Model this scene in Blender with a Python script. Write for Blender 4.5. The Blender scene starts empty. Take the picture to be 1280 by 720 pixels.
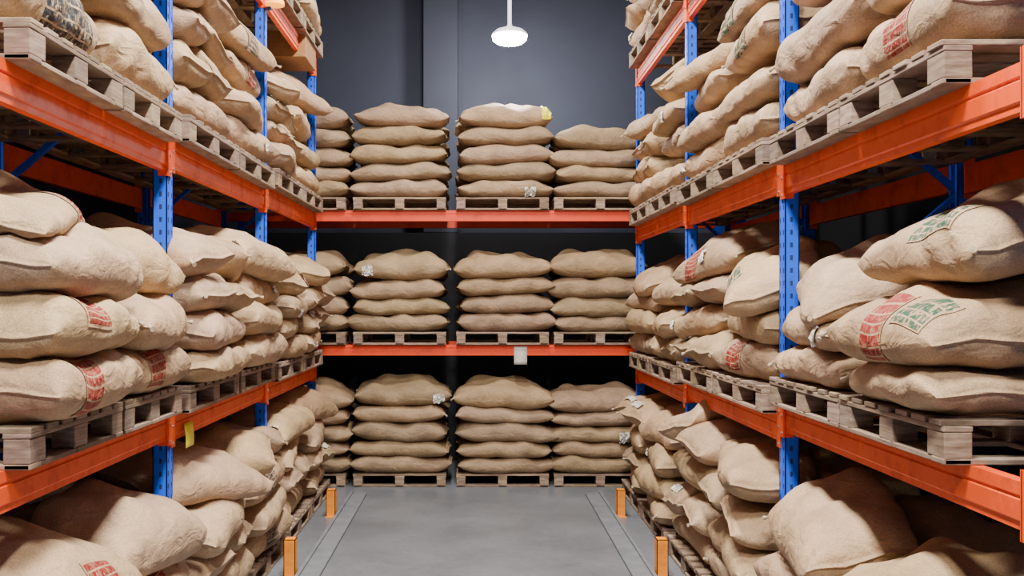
import bpy, math, random
import numpy as np
from mathutils import Vector, Matrix
R = random.Random(11)
scene = bpy.context.scene
COL = scene.collection

# ------------------------------------------------------------------ materials
def new_mat(name):
    m = bpy.data.materials.new(name); m.use_nodes = True
    nt = m.node_tree
    b = nt.nodes['Principled BSDF']
    return m, nt, b
def N(nt, t, **kw):
    n = nt.nodes.new(t)
    for k, v in kw.items():
        if k in n.inputs.keys(): n.inputs[k].default_value = v
        else: setattr(n, k, v)
    return n
def mixrgb(nt, fac, a, b, mode='MIX'):
    n = nt.nodes.new('ShaderNodeMix'); n.data_type = 'RGBA'; n.blend_type = mode
    def put(sock, v):
        if hasattr(v, 'is_linked') or isinstance(v, bpy.types.NodeSocket): nt.links.new(v, sock)
        else: sock.default_value = v
    put(n.inputs[0], fac); put(n.inputs[6], a); put(n.inputs[7], b)
    return n.outputs[2]
def mth(nt, op, a, b=None, c=None):
    n = nt.nodes.new('ShaderNodeMath'); n.operation = op
    for i, v in enumerate((a, b, c)):
        if v is None: continue
        if isinstance(v, bpy.types.NodeSocket): nt.links.new(v, n.inputs[i])
        else: n.inputs[i].default_value = v
    return n.outputs[0]
def ramp(nt, src, stops):
    n = nt.nodes.new('ShaderNodeValToRGB')
    el = n.color_ramp.elements
    el[0].position, el[0].color = stops[0]
    el[1].position, el[1].color = stops[-1]
    for p, c in stops[1:-1]:
        e = el.new(p); e.color = c
    nt.links.new(src, n.inputs[0]); return n.outputs[0]
def g(v): return (v, v, v, 1)

def burlap_nodes(nt, b):
    L = nt.links
    tc = N(nt, 'ShaderNodeTexCoord')
    at = N(nt, 'ShaderNodeAttribute'); at.attribute_name = 'Col'
    n1 = N(nt, 'ShaderNodeTexNoise', Scale=5.0, Detail=5.0, Roughness=0.6)
    L.new(tc.outputs['Object'], n1.inputs['Vector'])
    n2 = N(nt, 'ShaderNodeTexNoise', Scale=150.0, Detail=2.0, Roughness=0.6)
    L.new(tc.outputs['Object'], n2.inputs['Vector'])
    c1 = ramp(nt, n1.outputs['Fac'], [(0.3, g(0.76)), (0.7, g(1.14))])
    c2 = ramp(nt, n2.outputs['Fac'], [(0.32, g(0.70)), (0.68, g(1.16))])
    c = mixrgb(nt, 1.0, at.outputs['Color'], c1, 'MULTIPLY')
    c = mixrgb(nt, 1.0, c, c2, 'MULTIPLY')
    mp = N(nt, 'ShaderNodeMapping'); mp.inputs['Scale'].default_value = (1, 1, 1.7)
    L.new(tc.outputs['Object'], mp.inputs[0])
    w = N(nt, 'ShaderNodeTexNoise', Scale=7.0, Detail=3.0, Roughness=0.5, Distortion=0.9)
    L.new(mp.outputs[0], w.inputs['Vector'])
    bp = N(nt, 'ShaderNodeBump', Strength=0.55, Distance=0.034)
    L.new(w.outputs['Fac'], bp.inputs['Height'])
    bp2 = N(nt, 'ShaderNodeBump', Strength=0.3, Distance=0.003)
    L.new(n2.outputs['Fac'], bp2.inputs['Height'])
    L.new(bp.outputs[0], bp2.inputs['Normal'])
    L.new(bp2.outputs[0], b.inputs['Normal'])
    b.inputs['Roughness'].default_value = 0.7
    b.inputs['Specular IOR Level'].default_value = 0.3
    return c
m_bur, nt, b = new_mat('burlap')
nt.links.new(burlap_nodes(nt, b), b.inputs['Base Color'])

def print_mat(name, ink, rows, sc, dens):
    m, nt, b = new_mat(name)
    c = burlap_nodes(nt, b)
    a = N(nt, 'ShaderNodeAttribute'); a.attribute_name = 'puv'
    s = N(nt, 'ShaderNodeSeparateXYZ'); nt.links.new(a.outputs['Vector'], s.inputs[0])
    u, v = s.outputs[0], s.outputs[1]
    vr = mth(nt, 'MULTIPLY', v, rows)
    fl = mth(nt, 'FLOOR', vr); fr = mth(nt, 'FRACT', vr)
    rowm = mth(nt, 'LESS_THAN', fr, 0.82)
    cb = N(nt, 'ShaderNodeCombineXYZ')
    nt.links.new(mth(nt, 'MULTIPLY', u, sc), cb.inputs[0])
    nt.links.new(mth(nt, 'MULTIPLY', fl, 5.3), cb.inputs[1])
    nt.links.new(mth(nt, 'MULTIPLY', fr, 1.6), cb.inputs[2])
    no = N(nt, 'ShaderNodeTexNoise', Scale=1.0, Detail=1.0)
    nt.links.new(cb.outputs[0], no.inputs['Vector'])
    let = mth(nt, 'GREATER_THAN', no.outputs['Fac'], dens)
    eu = mth(nt, 'LESS_THAN', mth(nt, 'ABSOLUTE', mth(nt, 'SUBTRACT', u, 0.5)), 0.46)
    ev = mth(nt, 'LESS_THAN', mth(nt, 'ABSOLUTE', mth(nt, 'SUBTRACT', v, 0.5)), 0.46)
    tc = N(nt, 'ShaderNodeTexCoord')
    fd = N(nt, 'ShaderNodeTexNoise', Scale=40.0, Detail=3.0)
    nt.links.new(tc.outputs['Object'], fd.inputs['Vector'])
    fade = ramp(nt, fd.outputs['Fac'], [(0.33, g(0.6)), (0.55, g(1.0))])
    k = mth(nt, 'MULTIPLY', mth(nt, 'MULTIPLY', rowm, let), mth(nt, 'MULTIPLY', eu, ev))
    k = mth(nt, 'MULTIPLY', k, fade)
    nt.links.new(mixrgb(nt, k, c, ink), b.inputs['Base Color'])
    return m
m_red = print_mat('red_print', (0.22, 0.008, 0.006, 1), 7, 26, 0.34)
m_grn = print_mat('green_print', (0.010, 0.06, 0.03, 1), 4, 16, 0.42)
m_blk = print_mat('black_print', (0.02, 0.022, 0.028, 1), 7, 30, 0.42)
m_paper, nt, b = new_mat('white_paper')
b.inputs['Base Color'].default_value = (0.72, 0.70, 0.66, 1); b.inputs['Roughness'].default_value = 0.6
n = N(nt, 'ShaderNodeTexNoise', Scale=30.0, Detail=3.0)
nt.links.new(ramp(nt, n.outputs['Fac'], [(0.3, (0.42, 0.38, 0.32, 1)), (0.7, (0.75, 0.72, 0.67, 1))]), b.inputs['Base Color'])
m_twine, nt, b = new_mat('twine')
n = N(nt, 'ShaderNodeTexNoise', Scale=60.0)
nt.links.new(ramp(nt, n.outputs['Fac'], [(0.3, (0.32, 0.23, 0.14, 1)), (0.7, (0.55, 0.44, 0.31, 1))]), b.inputs['Base Color'])
b.inputs['Roughness'].default_value = 0.9
m_yel, nt, b = new_mat('yellow_tape')
n = N(nt, 'ShaderNodeTexNoise', Scale=20.0)
nt.links.new(ramp(nt, n.outputs['Fac'], [(0.3, (0.72, 0.60, 0.01, 1)), (0.7, (0.88, 0.80, 0.04, 1))]), b.inputs['Base Color'])
m_card, nt, b = new_mat('cardboard')
n = N(nt, 'ShaderNodeTexNoise', Scale=12.0)
nt.links.new(ramp(nt, n.outputs['Fac'], [(0.3, (0.26, 0.12, 0.045, 1)), (0.7, (0.34, 0.17, 0.07, 1))]), b.inputs['Base Color'])
b.inputs['Roughness'].default_value = 0.8

def wood():
    m, nt, b = new_mat('weathered_wood')
    tc = N(nt, 'ShaderNodeTexCoord')
    at = N(nt, 'ShaderNodeAttribute'); at.attribute_name = 'Col'
    mp = N(nt, 'ShaderNodeMapping'); mp.inputs['Scale'].default_value = (6, 3, 40)
    nt.links.new(tc.outputs['Object'], mp.inputs[0])
    n = N(nt, 'ShaderNodeTexNoise', Scale=1.5, Detail=6.0, Roughness=0.65)
    nt.links.new(mp.outputs[0], n.inputs['Vector'])
    c = ramp(nt, n.outputs['Fac'], [(0.25, (0.10, 0.062, 0.042, 1)), (0.5, (0.25, 0.175, 0.12, 1)), (0.75, (0.40, 0.31, 0.23, 1))])
    c = mixrgb(nt, 1.0, c, at.outputs['Color'], 'MULTIPLY')
    nt.links.new(c, b.inputs['Base Color'])
    bp = N(nt, 'ShaderNodeBump', Strength=0.5, Distance=0.004)
    nt.links.new(n.outputs['Fac'], bp.inputs['Height']); nt.links.new(bp.outputs[0], b.inputs['Normal'])
    b.inputs['Roughness'].default_value = 0.8
    return m
m_wood = wood()

def paint(name, col, dark, rough=0.38):
    m, nt, b = new_mat(name)
    tc = N(nt, 'ShaderNodeTexCoord')
    n = N(nt, 'ShaderNodeTexNoise', Scale=6.0, Detail=8.0, Roughness=0.7)
    nt.links.new(tc.outputs['Object'], n.inputs['Vector'])
    nt.links.new(ramp(nt, n.outputs['Fac'], [(0.3, dark), (0.5, col), (1.0, col)]), b.inputs['Base Color'])
    nt.links.new(ramp(nt, n.outputs['Fac'], [(0.3, g(rough + 0.2)), (0.7, g(rough))]), b.inputs['Roughness'])
    return m
m_org = paint('orange_paint', (0.84, 0.078, 0.0, 1), (0.55, 0.042, 0.0, 1))
m_redorg = paint('red_orange_paint', (0.70, 0.045, 0.002, 1), (0.50, 0.03, 0.002, 1))
m_amber = paint('amber_paint', (0.80, 0.25, 0.01, 1), (0.55, 0.15, 0.01, 1))
m_blue = paint('blue_paint', (0.001, 0.095, 0.80, 1), (0.001, 0.07, 0.6, 1))
m_steel, nt, b = new_mat('dark_steel')
b.inputs['Base Color'].default_value = (0.004, 0.02, 0.10, 1); b.inputs['Roughness'].default_value = 0.5
m_zinc, nt, b = new_mat('zinc_bolt')
b.inputs['Base Color'].default_value = (0.5, 0.5, 0.5, 1); b.inputs['Metallic'].default_value = 0.9; b.inputs['Roughness'].default_value = 0.35

def plaster(name, a, c, scale=1.2, rough=0.85):
    m, nt, b = new_mat(name)
    tc = N(nt, 'ShaderNodeTexCoord')
    n = N(nt, 'ShaderNodeTexNoise', Scale=scale, Detail=6.0, Roughness=0.6)
    nt.links.new(tc.outputs['Object'], n.inputs['Vector'])
    nt.links.new(ramp(nt, n.outputs['Fac'], [(0.3, a), (0.7, c)]), b.inputs['Base Color'])
    b.inputs['Roughness'].default_value = rough
    return m
m_wall = plaster('wall_paint', (0.028, 0.034, 0.057, 1), (0.036, 0.043, 0.071, 1))
m_col = plaster('column_paint', (0.024, 0.029, 0.049, 1), (0.030, 0.036, 0.059, 1))
m_side = plaster('side_wall_and_shade', (0.006, 0.006, 0.010, 1), (0.010, 0.010, 0.015, 1))
m_ceil = plaster('ceiling_paint', (0.05, 0.05, 0.06, 1), (0.07, 0.07, 0.08, 1))
m_curb = plaster('curb_concrete', (0.12, 0.13, 0.145, 1), (0.18, 0.19, 0.205, 1), 6, 0.6)

m_floor, nt, b = new_mat('concrete_floor')
tc = N(nt, 'ShaderNodeTexCoord')
n1 = N(nt, 'ShaderNodeTexNoise', Scale=0.9, Detail=8.0, Roughness=0.65)
n2 = N(nt, 'ShaderNodeTexNoise', Scale=22.0, Detail=6.0, Roughness=0.7)
for q in (n1, n2): nt.links.new(tc.outputs['Object'], q.inputs['Vector'])
c = ramp(nt, n1.outputs['Fac'], [(0.3, (0.108, 0.118, 0.133, 1)), (0.7, (0.18, 0.19, 0.21, 1))])
c = mixrgb(nt, 1.0, c, ramp(nt, n2.outputs['Fac'], [(0.3, g(0.82)), (0.7, g(1.1))]), 'MULTIPLY')
nt.links.new(c, b.inputs['Base Color'])
nt.links.new(ramp(nt, n1.outputs['Fac'], [(0.3, g(0.28)), (0.7, g(0.44))]), b.inputs['Roughness'])
bp = N(nt, 'ShaderNodeBump', Strength=0.15, Distance=0.003)
nt.links.new(n2.outputs['Fac'], bp.inputs['Height']); nt.links.new(bp.outputs[0], b.inputs['Normal'])

# ------------------------------------------------------------------ mesh helpers
class MB:
    def __init__(s): s.v = []; s.f = []; s.m = []; s.c = []; s.p = []; s.n = 0; s.smooth = []
    def add(s, verts, faces, mat=0, col=(1, 1, 1), puv=None, smooth=False):
        verts = np.asarray(verts, float); k = len(verts)
        s.v.append(verts)
        o = s.n
        s.f.extend([tuple(int(i) + o for i in f) for f in faces])
        s.m.extend([mat] * len(faces)); s.smooth.extend([smooth] * len(faces))
        cc = np.ones((k, 4)); cc[:, :3] = col
        s.c.append(cc)
        s.p.append(np.zeros((k, 3)) if puv is None else puv)
        s.n += k
    def box(s, x0, x1, y0, y1, z0, z1, mat=0, col=(1, 1, 1), jit=0):
        v = [(x, y, z) for x in (x0, x1) for y in (y0, y1) for z in (z0, z1)]
        v = np.array(v, float)
        if jit: v += np.random.RandomState(R.randrange(10**6)).uniform(-jit, jit, v.shape)
        f = [(0, 1, 3, 2), (4, 6, 7, 5), (0, 4, 5, 1), (2, 3, 7, 6), (0, 2, 6, 4), (1, 5, 7, 3)]
        s.add(v, f, mat, col)
    def prism(s, prof, axis, a, b, mat=0):
        k = len(prof); v = []
        for t in (a, b):
            for p, q in prof:
                v.append({'x': (t, p, q), 'y': (p, t, q), 'z': (p, q, t)}[axis])
        f = [(i, (i + 1) % k, k + (i + 1) % k, k + i) for i in range(k)]
        f += [tuple(range(k))[::-1], tuple(range(k, 2 * k))]
        s.add(v, f, mat)
    def cyl(s, p0, p1, r, mat=0, seg=12, r2=None, smooth=True):
        p0 = Vector(p0); p1 = Vector(p1); d = (p1 - p0).normalized()
        a = d.orthogonal().normalized(); bb = d.cross(a)
        r2 = r if r2 is None else r2
        v = []
        for p, rr in ((p0, r), (p1, r2)):
            for i in range(seg):
                t = 2 * math.pi * i / seg
                v.append(tuple(p + rr * (math.cos(t) * a + math.sin(t) * bb)))
        f = [(i, (i + 1) % seg, seg + (i + 1) % seg, seg + i) for i in range(seg)]
        s.add(v, f, mat, smooth=smooth)
        s.add(v, [tuple(range(seg))[::-1], tuple(range(seg, 2 * seg))], mat)
    def bar(s, p0, p1, w, h, mat=0):
        p0 = Vector(p0); p1 = Vector(p1); d = (p1 - p0).normalized()
        a = Vector((0, 1, 0)) if abs(d.y) < 0.9 else Vector((1, 0, 0)); bb = d.cross(a).normalized(); a = bb.cross(d)
        v = []
        for p in (p0, p1):
            for x, y in ((-1, -1), (1, -1), (1, 1), (-1, 1)):
                v.append(tuple(p + a * x * w / 2 + bb * y * h / 2))
        s.add(v, [(0, 1, 5, 4), (1, 2, 6, 5), (2, 3, 7, 6), (3, 0, 4, 7), (3, 2, 1, 0), (4, 5, 6, 7)], mat)
    def lathe(s, prof, c, mat=0, seg=32):
        v = []; k = len(prof)
        for i in range(seg):
            t = 2 * math.pi * i / seg
            for r, z in prof: v.append((c[0] + r * math.cos(t), c[1] + r * math.sin(t), c[2] + z))
        f = []
        for i in range(seg):
            j = (i + 1) % seg
            for q in range(k - 1): f.append((i * k + q, j * k + q, j * k + q + 1, i * k + q + 1))
        s.add(v, f, mat, smooth=True)
    def build(s, name, mats, parent=None, attrs=True, bevel=0, recalc=False):
        me = bpy.data.meshes.new(name)
        V = np.concatenate(s.v)
        mn, mx = V.min(0), V.max(0)
        o_ = np.array([(mn[0] + mx[0]) / 2, (mn[1] + mx[1]) / 2, mn[2]])
        V = V - o_
        me.from_pydata(V.tolist(), [], s.f)
        for m in mats: me.materials.append(m)
        me.polygons.foreach_set('material_index', s.m)
        me.polygons.foreach_set('use_smooth', s.smooth)
        if attrs:
            a = me.attributes.new('Col', 'FLOAT_COLOR', 'POINT'); a.data.foreach_set('color', np.concatenate(s.c).ravel())
            a = me.attributes.new('puv', 'FLOAT_VECTOR', 'POINT'); a.data.foreach_set('vector', np.concatenate(s.p).ravel())
        me.validate(); me.update()
        if recalc:
            import bmesh
            bm = bmesh.new(); bm.from_mesh(me); bmesh.ops.recalc_face_normals(bm, faces=bm.faces); bm.to_mesh(me); bm.free()
        o = bpy.data.objects.new(name, me); COL.objects.link(o)
        o.location = o_
        if bevel:
            md = o.modifiers.new('bevel', 'BEVEL'); md.width = bevel; md.segments = 2; md.limit_method = 'ANGLE'
        return o
def empty(name, loc=(0, 0, 0)):
    e = bpy.data.objects.new(name, None); COL.objects.link(e); e.location = loc; e.empty_display_size = 0.2
    return e

# ------------------------------------------------------------------ constants
F = 1230.0; CAMZ = 2.15; VPX, VPY = 595.0, 378.0
AX = 1.82            # rack face
POSTS = [3.2, 5.85, 8.52, 11.15]
DEPTH = 1.1
TOPZ = 6.4

# ------------------------------------------------------------------ room
def slab(name, x0, x1, y0, y1, z0, z1, mat):
    mb = MB(); mb.box(x0, x1, y0, y1, z0, z1); return mb.build(name, [mat], attrs=False)
slab('floor', -4.6, 4.6, -5, 13.9, -0.1, 0, m_floor)
slab('wall_back', -4.6, 4.6, 13.7, 13.9, 0, 7.5, m_wall)
slab('back_shade_panel_1', -4.4, 4.4, 13.4, 13.7, 0, 3.1, m_side)       # dark sheet standing in for the shade behind the back rack
slab('wall_left', -4.6, -4.4, -5, 13.7, 0, 7.5, m_side)
slab('wall_right', 4.4, 4.6, -5, 13.7, 0, 7.5, m_side)
slab('ceiling', -4.6, 4.6, -5, 13.9, 7.5, 7.6, m_ceil)
mb = MB(); mb.box(-0.72, -0.25, 13.4, 13.7, 3.1, 7.5); mb.box(-0.25, -0.19, 13.6, 13.7, 3.1, 7.5)
mb.build('wall_column', [m_col], attrs=False, bevel=0.01)

# ------------------------------------------------------------------ racks
def post(mb, x, y, sx):
    w = 0.055
    xf = x; xb = x - sx * 0.085
    def bx(xa, xb_, ya, yb, z0, z1, m=0): mb.box(min(xa, xb_), max(xa, xb_), ya, yb, z0, z1, m)
    bx(xf, xf - sx * 0.006, y - w, y + w, 0, TOPZ)
    bx(xf, xb, y - w, y - w + 0.006, 0, TOPZ)
    bx(xf, xb, y + w - 0.006, y + w, 0, TOPZ)
    bx(xb, xb + sx * 0.006, y - w, y - w + 0.03, 0, TOPZ)
    bx(xb, xb + sx * 0.006, y + w - 0.03, y + w, 0, TOPZ)
    bx(xf + sx * 0.02, xb - sx * 0.03, y - 0.09, y + 0.09, 0, 0.01)
    bx(xf, xf + sx * 0.004, y - 0.012, y + 0.012, 0.02, TOPZ)
    z = 0.15
    while z < 4.9:
        for dy in (-0.03, 0.03):
            bx(xf + sx * 0.0012, xf, y + dy - 0.008, y + dy + 0.008, z, z + 0.028, 1)
        bx(xf - sx * 0.03, xf - sx * 0.045, y - w - 0.0012, y - w, z, z + 0.028, 1)
        z += 0.075
def side_frame(mb, y, sx):
    x0 = sx * -1 * AX; x1 = sx * -1 * (AX + DEPTH)
    post(mb, x0, y, sx)
    post(mb, x1 , y, -sx)
    xa = x0 - sx * 0.05; xb = x1 + sx * 0.05
    mb.bar((xa, y, 0.25), (xb, y, 0.25), 0.04, 0.03)
    z = 0.25; k = 0
    while z < 6.0:
        za, zb = z, z + 0.85
        mb.bar((xa if k % 2 == 0 else xb, y, za), (xb if k % 2 == 0 else xa, y, zb), 0.045, 0.03)
        z += 0.85; k += 1
def beam_y(mb, x, sx, y0, y1, zt, h=0.165):
    prof = [(0, zt), (0, zt - 0.045), (-0.006, zt - 0.05), (-0.006, zt - 0.058), (0, zt - 0.063), (0, zt - h + 0.035), (-0.008, zt - h + 0.028), (-0.008, zt - h),
            (-0.05, zt - h), (-0.05, zt)]
    prof = [(x + sx * a, z) for a, z in prof]
    mb.prism(prof, 'y', y0, y1)
    for yy, d in ((y0, 1), (y1, -1)):
        xa, xb = sorted((x + sx * 0.012, x + sx * 0.004))
        ya, yb = sorted((yy - d * 0.058, yy + d * 0.012))
        mb.box(xa, xb, ya, yb, zt - h - 0.03, zt + 0.045)
        xa, xb = sorted((x + sx * 0.012, x - sx * 0.05))
        ya, yb = sorted((yy, yy + d * 0.006))
        mb.box(xa, xb, ya, yb, zt - h - 0.03, zt + 0.045)
        for zz in (zt + 0.02, zt - 0.07, zt - h - 0.008):
            mb.cyl((x + sx * 0.012, yy - d * 0.03, zz), (x + sx * 0.018, yy - d * 0.03, zz), 0.009, 1, 8)
LEVELS = {}
LEVELS['L'] = [[1.50, 1.48, 1.455], [3.09, 3.12, 3.16], [4.85, 4.88, 4.90]]
LEVELS['R'] = [[1.55, 1.48, 1.43], [2.955, 2.98, 3.01], [4.72, 4.76, 4.78]]
for side, sx in (('L', 1), ('R', -1)):
    e = empty('pallet_rack', (-sx * (AX + DEPTH / 2), 7.2, 0))
    def attach(o): o.parent = e; o.matrix_parent_inverse = Matrix.Translation(-Vector(e.location))
    mb = MB()
    for y in POSTS: side_frame(mb, y, sx)
    attach(mb.build('upright_frames', [m_blue, m_steel], attrs=False))
    mb = MB()
    for lv in range(3):
        for bay in range(3):
            zt = LEVELS[side][lv][bay]
            y0, y1 = POSTS[bay] + 0.058, POSTS[bay + 1] - 0.058
            beam_y(mb, -sx * AX, sx, y0, y1, zt)
            beam_y(mb, -sx * (AX + DEPTH), -sx, y0, y1, zt)
    attach(mb.build('beams', [m_org, m_zinc], attrs=False, recalc=True))
e = empty('pallet_rack', (0, 12.1, 0))
mb = MB()
YB = 11.5; YBK = YB + 1.1
BL = [1.655, 3.225]
for yy, sy in ((YB, -1), (YBK, 1)):
    for xx in (-2.98, 3.1):
        mb.box(xx - 0.055, xx + 0.055, min(yy, yy - sy * 0.085), max(yy, yy - sy * 0.085), 0, 4.2)
o = mb.build('upright_frames', [m_blue], attrs=False); o.parent = e; o.matrix_parent_inverse = Matrix.Translation(-Vector(e.location))
mb = MB()
for zt in BL:
    for yy, sy in ((YB, -1), (YBK, 1)):
        h = 0.125
        prof = [(0, zt), (0, zt - 0.035), (-0.006, zt - 0.04), (-0.006, zt - 0.046), (0, zt - 0.05), (0, zt - h), (-0.05, zt - h), (-0.05, zt)]
        prof = [(yy + sy * a, z) for a, z in prof]
        mb.prism(prof, 'x', -2.93, 3.05)
o = mb.build('beams', [m_redorg], attrs=False, recalc=True); o.parent = e; o.matrix_parent_inverse = Matrix.Translation(-Vector(e.location))

# ------------------------------------------------------------------ pallets
def pallet(x0, x1, y0, y1, z, H=0.165):
    mb = MB()
    t = 0.022
    def col():
        k = R.uniform(0.65, 1.25); return (k, k * R.uniform(0.93, 1.02), k * R.uniform(0.86, 1.05))
    J = 0.002
    X = x1 - x0; Y = y1 - y0
    for i in range(3):
        cx = x0 + 0.055 + i * (X - 0.11) / 2
        mb.box(cx - 0.05, cx + 0.05, y0, y1, z, z + t, 0, col(), 0)
        for j in range(3):
            cy = y0 + 0.07 + j * (Y - 0.14) / 2
            mb.box(cx - 0.052, cx + 0.052, cy - 0.07, cy + 0.07, z + t, z + H - 2 * t, 0, col(), J)
        mb.box(cx - 0.055, cx + 0.055, y0, y1, z + H - 2 * t, z + H - t, 0, col(), J * 0.5)
    nb = 7
    for i in range(nb):
        w = R.uniform(0.09, 0.125)
        cy = y0 + 0.06 + i * (Y - 0.12) / (nb - 1)
        mb.box(x0 - R.uniform(0, 0.008), x1, cy - w / 2, cy + w / 2, z + H - t, z + H, 0, col(), 0.001)
    for j in (0, 1, 2):
        cy = y0 + 0.05 + j * (Y - 0.1) / 2
        mb.box(x0, x1, cy - 0.05, cy + 0.05, z + 0.001, z + t + 0.001, 0, col(), 0)
    return mb.build('wooden_pallet', [m_wood], bevel=0.004)

# ------------------------------------------------------------------ sacks
def gauss_blur(A, s):
    r = int(3 * s); k = np.exp(-0.5 * (np.arange(-r, r + 1) / s) ** 2); k /= k.sum()
    P = np.pad(A, r, mode='edge')
    P = np.apply_along_axis(lambda m: np.convolve(m, k, 'valid'), 0, P)
    P = np.apply_along_axis(lambda m: np.convolve(m, k, 'valid'), 1, P)
    return P
CELL = 0.03; G = 96
class Stack:
    def __init__(s, cx, cy, z0, px, py, hi=1):
        s.cx, s.cy, s.z0, s.hi = cx, cy, z0, hi
        ax = (np.arange(G) - G / 2 + 0.5) * CELL
        X, Y = np.meshgrid(ax, ax, indexing='ij')
        s.H = np.where((abs(X) < px / 2 + 0.04) & (abs(Y) < py / 2 + 0.04), 0.0, -0.06)
        s.mb = MB()
    def samp(s, A, x, y):
        fx = np.clip((x / CELL) + G / 2 - 0.5, 0, G - 1.001); fy = np.clip((y / CELL) + G / 2 - 0.5, 0, G - 1.001)
        i = fx.astype(int); j = fy.astype(int); a = fx - i; b = fy - j
        return A[i, j] * (1 - a) * (1 - b) + A[i + 1, j] * a * (1 - b) + A[i, j + 1] * (1 - a) * b + A[i + 1, j + 1] * a * b
    def top(s): return np.percentile(s.H, 97)
    def bag(s, dx, dy, yaw, L=1.05, W=0.6, T=0.26, tint=1.0, prints=(), labels=(), ears=0.3, stiff=0.3, slope=0.10, drape=0.06, pen=0.028, first=False, pw=4.6, lumpy=1.6):
        rs = np.random.RandomState(R.randrange(10 ** 6))
        ph = rs.uniform(0, 6.28, 20); fr = rs.uniform(0.7, 1.3, 20)
        asym = rs.uniform(-0.14, 0.14, 2)
        bend = rs.uniform(-0.03, 0.03)
        def surf(u, phi):
            sabs = np.minimum(np.abs(u), 1)
            tp = T / 2 * (1 + asym[0] * u) * np.power(np.clip(1 - sabs ** pw, 0, 1), 0.5) + 0.005
            wp = W / 2 * (0.98 - 0.10 * sabs ** 5) * (1 + asym[1] * 0.4 * u)
            c, sn = np.cos(phi), np.sin(phi)
            yl = wp * np.sign(c) * np.abs(c) ** 0.70
            zn = np.sign(sn) * np.abs(sn) ** 0.78
            zl = tp * zn
            yn = yl / (W / 2)
            xl = L / 2 * u * (1 - 0.02 * (1 - yn ** 2) * sabs ** 2)
            lump = (np.sin(6 * fr[0] * xl + 4 * fr[1] * yl + ph[0]) + np.sin(11 * fr[2] * xl - 7 * fr[3] * yl + ph[1] + 3 * zl)
                    + 0.7 * np.sin(17 * fr[4] * xl + 15 * fr[5] * yl + ph[2])) * 0.006 * lumpy
            body = np.clip(tp / (T / 2), 0, 1)
            zl = zl * (1 + lump * 6) + lump * body * 0.9
            yl = yl * (1 + 0.045 * np.sin(5 * fr[6] * xl + ph[3] + 0.9 * zn) + 0.016 * np.sin(14 * fr[7] * xl + ph[4] + 1.5 * zn)) + bend * np.sin(3 * xl + ph[10])
            wr = np.exp(-((1 - sabs) / 0.18) ** 2)
            zl = zl + wr * body * 0.016 * np.sin(55 * fr[8] * yl + ph[5]) * zn
            zl = zl + (sabs ** 6) * 0.012 * np.sin(16 * fr[9] * yl + ph[6])
            fold = np.sin(24 * fr[10] * (xl * 0.8 + yl * 0.6) + 5 * fr[11] * yl + ph[7]) 
            fold2 = np.sin(30 * fr[14] * (xl * 1.1 - zl * 0.7) + ph[11])
            msk = np.clip(np.sin(4 * fr[12] * xl + ph[8]) * np.sin(5 * fr[13] * yl + ph[9]), 0, 1)
            zl = zl + body * 0.013 * fold * msk * zn
            yl = yl + body * 0.008 * fold2 * np.sign(c) * np.abs(c) ** 1.5 * np.clip(np.sin(5 * xl + ph[12]), 0, 1)
            return xl, yl, zl
        ca, sa = math.cos(yaw), math.sin(yaw)
        def toworld(xl, yl): return dx + ca * xl - sa * yl, dy + sa * xl + ca * yl
        Hb = gauss_blur(s.H, 3.4)
        uu, vv = np.meshgrid(np.linspace(-0.7, 0.7, 9), np.linspace(-0.5, 0.5, 7))
        px, py = toworld(uu.ravel() * L / 2, vv.ravel() * W / 2)
        hz = s.samp(s.H, px, py)
        wgt = 1.0 / (1 + np.exp(-(hz - (np.percentile(hz, 85) - 0.08)) / 0.03)) + 0.05
        A = np.c_[px - dx, py - dy, np.ones_like(px)] * wgt[:, None]
        co = np.linalg.lstsq(A, hz * wgt, rcond=None)[0]
        if first: co = np.zeros(3)
        gl = math.hypot(co[0], co[1])
        if gl > slope:
            k = slope / gl; co[0] *= k; co[1] *= k
            co[2] = ((hz - co[0] * (px - dx) - co[1] * (py - dy)) * wgt).sum() / wgt.sum()
        def base(x, y):
            pl = co[0] * (x - dx) + co[1] * (y - dy) + co[2]
            if first: return pl
            hb = s.samp(Hb, x, y) - pl
            hb = drape * np.tanh(hb / drape)
            return pl + (1 - stiff) * hb
        NU, NP = {0: (24, 24), 1: (34, 36), 2: (50, 52)}[s.hi]
        a = np.linspace(-1, 1, NU); u = np.sign(a) * (1 - (1 - np.abs(a)) ** 1.8)
        u = np.r_[-1.0 - 0.022, u, 1.0 + 0.022]
        NU += 2
        phi = np.linspace(0, 2 * math.pi, NP, endpoint=False)
        phi = phi - 0.3 * np.sin(2 * phi)
        U, PH = np.meshgrid(u, phi, indexing='ij')
        xl, yl, zl = surf(U, PH)
        x, y = toworld(xl, yl)
        bz = base(x, y) + T / 2
        low = (zl < -0.3 * T / 2) & (np.abs(U) < 0.8) & (np.abs(yl) < 0.36 * W)
        if first: shift = -0.012
        else:
            pn = s.samp(s.H, x, y)[low] - (bz + zl)[low]
            shift = np.percentile(pn, 85) - pen
        z = bz + zl + shift
        if first: z = np.maximum(z, 0.002)
        V = np.stack([x + s.cx, y + s.cy, z + s.z0], -1).reshape(-1, 3)
        f = []
        for i in range(NU - 1):
            for j in range(NP):
                j2 = (j + 1) % NP
                f.append((i * NP + j, i * NP + j2, (i + 1) * NP + j2, (i + 1) * NP + j))
        f.append(tuple(range(NP))[::-1]); f.append(tuple((NU - 1) * NP + j for j in range(NP)))
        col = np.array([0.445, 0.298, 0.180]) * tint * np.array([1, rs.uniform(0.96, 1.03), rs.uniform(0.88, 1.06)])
        s.mb.add(V, f, 0, col, smooth=True)
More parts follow.
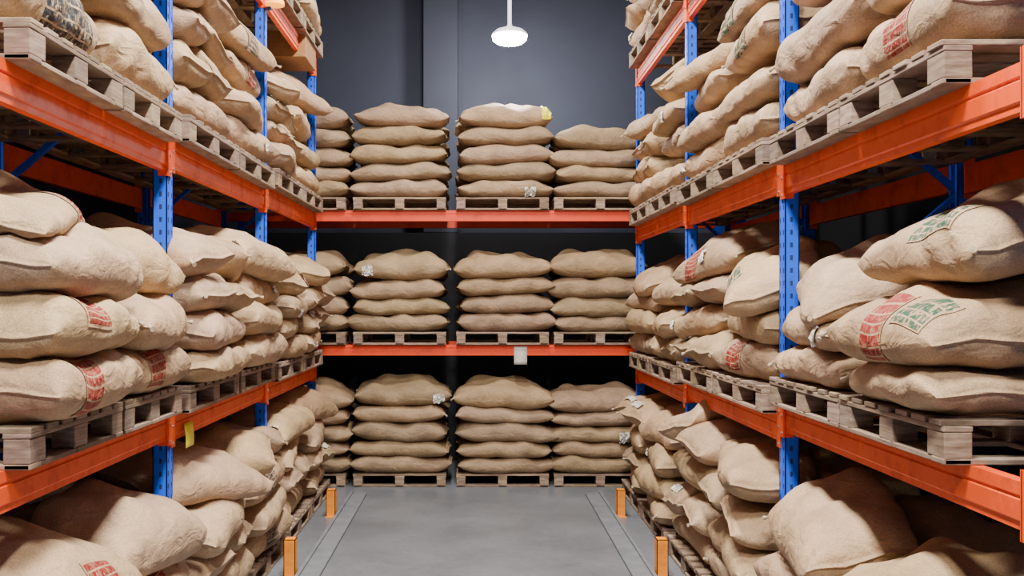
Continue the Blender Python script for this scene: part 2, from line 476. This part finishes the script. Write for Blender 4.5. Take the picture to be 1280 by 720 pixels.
        def patch(u0, u1, p0, p1, mat, off, crumple=0.0, n=(12, 10), colr=col):
            uu = np.linspace(u0, u1, n[0]); pp = np.linspace(p0, p1, n[1])
            U2, P2 = np.meshgrid(uu, pp, indexing='ij')
            xl2, yl2, zl2 = surf(U2, P2)
            x2, y2 = toworld(xl2, yl2)
            P = np.stack([x2, y2, base(x2, y2) + T / 2 + zl2 + shift], -1)
            du = np.gradient(P, axis=0); dv = np.gradient(P, axis=1)
            nn = np.cross(dv, du); nn /= np.linalg.norm(nn, axis=-1, keepdims=True) + 1e-9
            ctr = P.reshape(-1, 3).mean(0)
            axis = np.array([ca, sa, 0]); rel = ctr - np.array([dx, dy, (base(np.array([dx]), np.array([dy]))[0] + T / 2 + shift)])
            rel = rel - axis * rel.dot(axis)
            sgn = np.sign((nn * rel).sum(-1, keepdims=True).mean())
            P = P + nn * sgn * off
            if crumple: P = P + nn * sgn * np.abs(rs.normal(0, crumple, P.shape[:2]))[..., None]
            P = P + np.array([s.cx, s.cy, s.z0])
            ff = [(i * n[1] + j, i * n[1] + j + 1, (i + 1) * n[1] + j + 1, (i + 1) * n[1] + j) for i in range(n[0] - 1) for j in range(n[1] - 1)]
            puv = np.zeros((n[0] * n[1], 3)); puv[:, 0] = np.repeat(np.linspace(0, 1, n[0]), n[1]); puv[:, 1] = np.tile(np.linspace(0, 1, n[1]), n[0])
            s.mb.add(P.reshape(-1, 3), ff, mat, colr, puv, smooth=(crumple == 0))
        for (mat, uc, pc, du_, dp_) in prints: patch(uc - du_, uc + du_, pc - dp_, pc + dp_, mat, 0.004, n=(34, 40))
        for (mat, uc, pc, du_, dp_, cr) in labels: patch(uc - du_, uc + du_, pc - dp_, pc + dp_, mat, 0.008, cr, n=(9, 8))
        for uu_ in (-1, 1):
            for pc in (0.0, math.pi):
                if rs.rand() > ears: continue
                a1 = surf(np.array([uu_ * 1.0]), np.array([pc]))
                xe, ye = toworld(a1[0], a1[1])
                ze = base(xe, ye) + T / 2 + a1[2] + shift
                p0 = Vector((xe[0] + s.cx, ye[0] + s.cy, ze[0] + s.z0))
                dl = Vector((uu_ * 0.8, 0.6 if pc == 0 else -0.6, 0))
                dw = Vector((ca * dl.x - sa * dl.y, sa * dl.x + ca * dl.y, rs.uniform(-0.7, 0.2)))
                p0 = p0 - dw * 0.02
                s.mb.cyl(p0, p0 + dw * 0.03, 0.016, 5, 8, 0.006)
                s.mb.cyl(p0 + dw * 0.03, p0 + dw * 0.055, 0.006, 5, 8, 0.014)
        up = (zl > -0.002)
        ix = np.clip(((x[up]) / CELL + G / 2).astype(int), 0, G - 1); iy = np.clip((y[up] / CELL + G / 2).astype(int), 0, G - 1)
        Nf = np.full((G, G), -9.0)
        np.maximum.at(Nf, (ix, iy), z[up])
        Pd = np.pad(Nf, 1, constant_values=-9)
        mx = np.max([Pd[i:i + G, j:j + G] for i in range(3) for j in range(3)], axis=0)
        Nf = np.where(Nf < -8, mx, Nf)
        s.H = np.maximum(s.H, Nf)
        return z.max()
    def finish(s, name='burlap_sack_stack'):
        return s.mb.build(name, [m_bur, m_red, m_grn, m_blk, m_paper, m_twine, m_yel], recalc=False)

PI = math.pi
def side_stack(side, px0, px1, py0, py1, z, target, hi=1, cross=0.3, T=(0.24, 0.29), messy=1.0, pr=0.15, lab=0.15, spec=None, tint=1.0, W=0.60, fwd=0.06, ts=1.0, lf=1.0):
    sx = 1 if side == 'L' else -1
    cx = -sx * (px0 + px1) / 2; cy = (py0 + py1) / 2
    Xd = px1 - px0; Yd = py1 - py0
    st = Stack(cx, cy, z, Xd, Yd, hi)
    faceA = PI if side == 'L' else 0.0
    k = 0
    while k < 12:
        sp = spec[k] if spec and k < len(spec) else None
        h = st.top()
        if spec is not None and k >= len(spec): break
        if spec is None and h > target - 0.12: break
        t = R.uniform(*T)
        if sp is None: sp = {}
        first = k == 0
        isx = sp.get('cross', R.random() < cross)
        last = spec is None and h > target - 0.38
        yj = 0.06 * messy * (2.5 if last else 1)
        sl = 0.32 if last else 0.14
        sl = sp.get('slope', sl)
        T_ = sp.get('T', t) * ts
        def deco(aisle_phi, prob=pr):
            p = []; l = []
            q = R.random()
            if q < prob:
                ink = R.choice([1, 1, 2, 3])
                p.append((ink, R.uniform(-0.35, 0.35), aisle_phi + 0.25 * (1 if aisle_phi == 0 else -1), 0.24, 0.7))
            if R.random() < lab:
                l.append((4, R.choice([-0.8, 0.8, R.uniform(-.6, .6)]), aisle_phi + R.uniform(-0.3, 0.3), R.uniform(0.05, 0.10), R.uniform(0.15, 0.3), 0.008))
            return p, l
        if isx:
            nb = 2
            for j in range(nb):
                yy = (j - (nb - 1) / 2) * Yd / nb
                l = [(4, -sx * -0.88, PI / 2, 0.05, R.uniform(0.2, 0.4), 0.006)] if R.random() < lab else []
                st.bag(sx * (fwd + R.uniform(-0.02, 0.06)), yy + R.uniform(-.03, .03) * messy, R.uniform(-yj, yj) * 1.5, L=min(Xd + 0.05, 1.12), W=Yd / nb * 1.06 * lf, T=T_ * 1.05,
                       tint=tint * R.uniform(0.82, 1.1), prints=[], labels=l, slope=sl, first=first)
        else:
            L = min(Yd * R.uniform(0.98, 1.05) * lf, 1.27)
            st.bag(-sx * 0.28, R.uniform(-.04, .04), PI / 2 + R.uniform(-yj, yj), L=L, W=W, T=T_, tint=tint * R.uniform(0.85, 1.05), ears=0, first=first)
            p, l = deco(faceA)
            if 'prints' in sp: p = sp['prints']
            if 'labels' in sp: l = sp['labels']
            st.bag(sx * (fwd + 0.25 + R.uniform(-0.03, 0.05) * messy) + sx * sp.get('dx', 0), R.uniform(-.03, .03) * messy + sp.get('dy', 0), PI / 2 + R.uniform(-yj, yj) * 1.5 + sp.get('yaw', 0),
                   L=sp.get('L', L), W=sp.get('W', W * R.uniform(0.95, 1.08)), T=T_ * R.uniform(0.98, 1.1), tint=tint * R.uniform(0.86, 1.12), prints=p, labels=l, slope=sl, first=first)
        k += 1
    return st

PB = {0: [(3.80, 4.80), (4.83, 5.77)], 1: [(5.93, 7.16), (7.22, 8.44)], 2: [(8.60, 9.82), (9.87, 11.07)]}
PBR = {0: [(3.62, 4.66), (4.69, 5.77)], 1: PB[1], 2: PB[2]}
PH_ = 0.165
box_z = 4.4
for side, sx, pb in (('L', 1, PB), ('R', -1, PBR)):
    fa = PI if side == 'L' else 0.0
    for bay in range(3):
        for pi_, (y0, y1) in enumerate(pb[bay]):
            for lv in range(4):
                if lv == 3 and bay == 0: continue
                z = 0.0 if lv == 0 else LEVELS[side][lv - 1][bay]
                fx = 1.64 if lv == 0 else 1.72
                x0, x1 = fx, fx + 1.08
                if side == 'L': pallet(-x1, -x0, y0, y1, z)
                else: pallet(x0, x1, y0, y1, z)
                hi = 2 - bay if bay < 2 else 0
                spec = None; goal = None
                T = (0.28, 0.33) if bay == 0 else (0.23, 0.28)
                target = {0: 1.08, 1: 0.98, 2: 1.10, 3: 0.9}[lv]
                if side == 'R' and lv == 1: target = 0.90
                if bay == 0 and lv == 0: target = 0.95
                cross = 0.0 if bay == 0 else 0.3
                if bay == 0 and lv == 1 and side == 'L':
                    if pi_ == 0:
                        goal = 1.12
                        spec = [dict(T=0.36, prints=[(1, -0.30, fa - 0.15, 0.22, 1.0)], labels=[], cross=False, W=0.68),
                                dict(T=0.34, prints=[(1, -0.38, fa - 0.6, 0.25, 0.6)], labels=[], cross=False, W=0.68),
                                dict(T=0.38, cross=False, prints=[], labels=[], W=0.68, slope=0.15),
                                dict(T=0.20, cross=False, yaw=0.25, dx=-0.14, labels=[], prints=[(1, 0.2, fa - 0.6, 0.26, 0.7)], slope=0.35)]
                    else:
                        goal = 0.95
                        spec = [dict(T=0.34, prints=[(1, -0.25, fa - 0.3, 0.25, 0.85)], labels=[], cross=False, W=0.66),
                                dict(T=0.36, prints=[], cross=False, W=0.66),
                                dict(T=0.38, cross=False, prints=[], yaw=-0.18, dx=-0.08, slope=0.32)]
                if bay == 0 and lv == 1 and side == 'R':
                    if pi_ == 0:
                        goal = 0.96
                        spec = [dict(T=0.32, prints=[], cross=False, W=0.70, labels=[], dx=0.04),
                                dict(T=0.42, prints=[(1, -0.12, 0.25, 0.22, 0.9), (2, -0.66, 0.75, 0.22, 0.5)], cross=False, W=0.70, dx=0.04, labels=[]),
                                dict(T=0.38, cross=False, prints=[(2, -0.35, 0.85, 0.34, 0.5)], yaw=0.12, dx=-0.03, labels=[], slope=0.2)]
                    else:
                        goal = 0.82
                        spec = [dict(T=0.28, prints=[], cross=False), dict(T=0.30, prints=[], cross=False, labels=[(4, -0.75, 0, 0.09, 0.4, 0.006)]),
                                dict(T=0.34, cross=False, prints=[], yaw=-0.25, slope=0.35)]
                if bay == 0 and lv == 2 and side == 'L' and pi_ == 0:
                    spec = [dict(T=0.32, prints=[(3, 0.0, fa - 0.2, 0.55, 0.9)], cross=False), dict(T=0.28, cross=False), dict(T=0.28, cross=False)]
                fwd = {0: 0.0, 1: 0.05, 2: -0.05, 3: 0.0}[lv]
                if side == 'R' and lv == 1: fwd = -0.02
                lf = 0.95 if lv in (2, 3) or (side == 'R' and lv == 1) else 1.0
                state = R.getstate(); ts = 1.0
                for it in range(3 if goal else 1):
                    R.setstate(state)
                    st = side_stack(side, x0, x1, y0, y1, z + PH_, target, hi=hi, cross=cross, T=T, spec=spec, messy=1.0 if bay == 0 else 1.5,
                                pr=0.22 if bay < 2 else 0.1, lab=0.08 if bay == 0 else 0.15, fwd=fwd, ts=ts, lf=lf)
                    if goal: ts *= goal / st.H.max()
                st.finish()
                if side == 'L' and bay == 2 and pi_ == 1 and lv == 2: box_z = z + PH_ + st.H.max() - 0.005

mb = MB()
mb.box(-2.2, -1.75, 10.1, 10.75, box_z, box_z + 0.28); mb.box(-2.0, -1.95, 10.098, 10.752, box_z + 0.05, box_z + 0.282)
mb.build('cardboard_box', [m_card], attrs=False, bevel=0.006)

# back rack
BX = [-2.06, -0.89, 0.31, 1.45]
BT = {0: [1.10, 1.14, 1.12, 1.05], 1: [0.98, 1.0, 0.98, 1.0], 2: [1.16, 1.155, 1.185, 0.92]}
BN = {0: [5, 5, 5, 5], 1: [4, 4, 4, 4], 2: [5, 5, 5, 4]}
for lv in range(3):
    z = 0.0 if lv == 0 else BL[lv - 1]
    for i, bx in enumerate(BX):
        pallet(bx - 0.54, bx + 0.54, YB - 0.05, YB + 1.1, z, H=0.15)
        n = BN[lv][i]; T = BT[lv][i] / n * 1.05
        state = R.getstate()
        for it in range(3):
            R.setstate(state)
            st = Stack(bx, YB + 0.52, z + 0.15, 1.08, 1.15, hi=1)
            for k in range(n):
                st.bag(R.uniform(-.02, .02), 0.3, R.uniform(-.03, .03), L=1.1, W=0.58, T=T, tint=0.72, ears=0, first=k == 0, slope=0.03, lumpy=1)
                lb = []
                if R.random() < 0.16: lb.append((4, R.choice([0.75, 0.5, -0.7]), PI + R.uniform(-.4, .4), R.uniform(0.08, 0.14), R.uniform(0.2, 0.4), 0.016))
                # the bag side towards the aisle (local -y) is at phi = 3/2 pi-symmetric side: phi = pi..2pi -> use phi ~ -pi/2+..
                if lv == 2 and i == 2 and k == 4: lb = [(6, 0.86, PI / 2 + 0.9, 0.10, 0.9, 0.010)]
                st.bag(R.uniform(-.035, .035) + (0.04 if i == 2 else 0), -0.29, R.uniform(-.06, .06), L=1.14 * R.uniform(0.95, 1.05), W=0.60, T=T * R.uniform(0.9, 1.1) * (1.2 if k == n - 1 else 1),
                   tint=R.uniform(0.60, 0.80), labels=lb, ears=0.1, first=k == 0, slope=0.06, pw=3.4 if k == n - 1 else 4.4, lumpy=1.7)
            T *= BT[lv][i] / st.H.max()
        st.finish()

# ------------------------------------------------------------------ floor details
for sx in (-1, 1):
    mb = MB()
    xa, xb = (1.22, 1.40)
    x0, x1 = sorted((sx * xa, sx * xb))
    mb.box(x0, x1, 3.0, 11.0, 0, 0.025)
    xs = sx * xb; x0, x1 = sorted((xs, xs - sx * 0.03)); mb.box(x0, x1, 3.0, 11.0, 0.025, 0.045)
    mb.build('floor_guide_rail', [m_curb], attrs=False, bevel=0.005)
    for yy, hh in ((7.72, 0.3), (9.9, 0.27)):
        mb = MB(); xc = sx * 1.455
        w = 0.045
        mb.box(xc - w, xc + w, yy - 0.05, yy - 0.044, 0, hh); mb.box(xc - w, xc - w + 0.006, yy - 0.05, yy + 0.05, 0, hh)
        mb.box(xc + w - 0.006, xc + w, yy - 0.05, yy + 0.05, 0, hh); mb.box(xc - 0.05, xc + 0.05, yy - 0.08, yy + 0.08, 0.0, 0.008)
        mb.box(xc - w, xc + w, yy - 0.05, yy + 0.05, hh - 0.006, hh)
        mb.build('post_guard', [m_amber], attrs=False)

def tag(name, x, y, z, w, h, mat, nrm='y'):
    mb = MB()
    n = 6; v = []
    for i in range(n + 1):
        t = i / n; off = 0.012 * math.sin(t * 2.2)
        for q in (-1, 1):
            if nrm == 'y': v.append((x + q * w / 2, y - 0.002 - off, z - t * h))
            else: v.append((x + off * nrm, y + q * w / 2, z - t * h))
    f = [(2 * i, 2 * i + 1, 2 * i + 3, 2 * i + 2) for i in range(n)]
    mb.add(v, f, 0, smooth=True)
    o = mb.build(name, [mat], attrs=False)
    md = o.modifiers.new('s', 'SOLIDIFY'); md.thickness = 0.002
tag('shelf_tag', 0.52, YB - 0.002, 1.635, 0.15, 0.21, m_paper)
tag('shelf_tag', -1.80, 6.15, 1.40, 0.17, 0.15, m_yel, 1)
mb = MB()
mb.cyl((-AX + 0.0, 8.52, 4.74), (-AX + 0.05, 8.52, 4.74), 0.06, 0, 20)
m_bc, nt, b = new_mat('amber_lens'); b.inputs['Base Color'].default_value = (1, 0.4, 0.02, 1)
b.inputs['Emission Color'].default_value = (1, 0.36, 0.02, 1); b.inputs['Emission Strength'].default_value = 2
mb.lathe([(0.085, 0), (0.083, 0.03), (0.06, 0.07), (0.0, 0.09)], (-AX + 0.09, 8.45, 4.70), 1, 20)
mb.lathe([(0.0, -0.0), (0.085, 0.0)], (-AX + 0.09, 8.45, 4.70), 1, 20)
mb.build('beacon_lamp', [m_steel, m_bc], attrs=False)

# ------------------------------------------------------------------ pendant lamp
lx, ly = 0.42, 12.3
lz = CAMZ + (VPY - 56) * ly / F
m_sh, nt, b = new_mat('white_enamel'); b.inputs['Base Color'].default_value = (0.8, 0.8, 0.8, 1); b.inputs['Roughness'].default_value = 0.3
b.inputs['Emission Color'].default_value = (1, 0.97, 0.92, 1); b.inputs['Emission Strength'].default_value = 1.2
m_gl, nt, b = new_mat('lamp_glass'); b.inputs['Base Color'].default_value = (1, 1, 1, 1)
b.inputs['Emission Color'].default_value = (1, 0.95, 0.86, 1); b.inputs['Emission Strength'].default_value = 60
mb = MB()
mb.cyl((lx, ly, lz + 0.2), (lx, ly, 7.48), 0.026, 0, 12)
mb.lathe([(0.0, 0.25), (0.03, 0.25), (0.035, 0.215), (0.10, 0.205), (0.17, 0.18), (0.215, 0.14), (0.225, 0.115), (0.215, 0.11)], (lx, ly, lz), 0)
mb.lathe([(0.222, 0.115), (0.21, 0.06), (0.16, 0.02), (0.08, 0.003), (0.0, 0.0)], (lx, ly, lz), 1)
mb.lathe([(0.0, 0.02), (0.08, 0.02), (0.08, 0.0), (0.0, 0.0)], (lx, ly, 7.48), 0)
mb.build('pendant_lamp', [m_sh, m_gl], attrs=False)
def area(name, loc, sx, sy, e, col=(1, 0.955, 0.88), rot=(0, 0, 0)):
    l = bpy.data.lights.new(name, 'AREA'); l.shape = 'RECTANGLE'; l.size = sx; l.size_y = sy; l.energy = e; l.color = col
    o = bpy.data.objects.new(name, l); COL.objects.link(o); o.location = loc; o.rotation_euler = rot; return o
pl = bpy.data.lights.new('pendant_light', 'POINT'); pl.energy = 190; pl.color = (1, 0.95, 0.88); pl.shadow_soft_size = 0.2
po = bpy.data.objects.new('pendant_light', pl); COL.objects.link(po); po.location = (lx, ly, lz - 0.25)

for yy, en in ((-1.5, 880), (2.0, 800), (5.5, 520), (9.0, 420)):  # unseen lamps added to light the aisle; the first fills from behind the camera
    mb = MB(); mb.box(-0.35, 0.35, yy - 0.7, yy + 0.7, 6.85, 6.95)
    for q in (-0.25, 0.25): mb.cyl((q, yy, 6.95), (q, yy, 7.5), 0.01)
    mb.build('added_light_fixture', [m_sh], attrs=False, bevel=0.01)
    area('added_ceiling_light', (0, yy, 6.83), 0.5, 1.3, en)
w = bpy.data.worlds.new('world'); scene.world = w; w.use_nodes = True
bg = w.node_tree.nodes['Background']; bg.inputs[0].default_value = (0.9, 0.95, 1.0, 1); bg.inputs[1].default_value = 0.18

# ------------------------------------------------------------------ camera
cam = bpy.data.cameras.new('camera'); co = bpy.data.objects.new('camera', cam); COL.objects.link(co)
co.location = (0, 0, CAMZ); co.rotation_euler = (math.radians(90), 0, 0)
cam.sensor_width = 36; cam.lens = 36 * F / 1280
cam.shift_x = (640 - VPX) / 1280; cam.shift_y = (VPY - 360) / 1280
cam.clip_start = 0.05
scene.camera = co
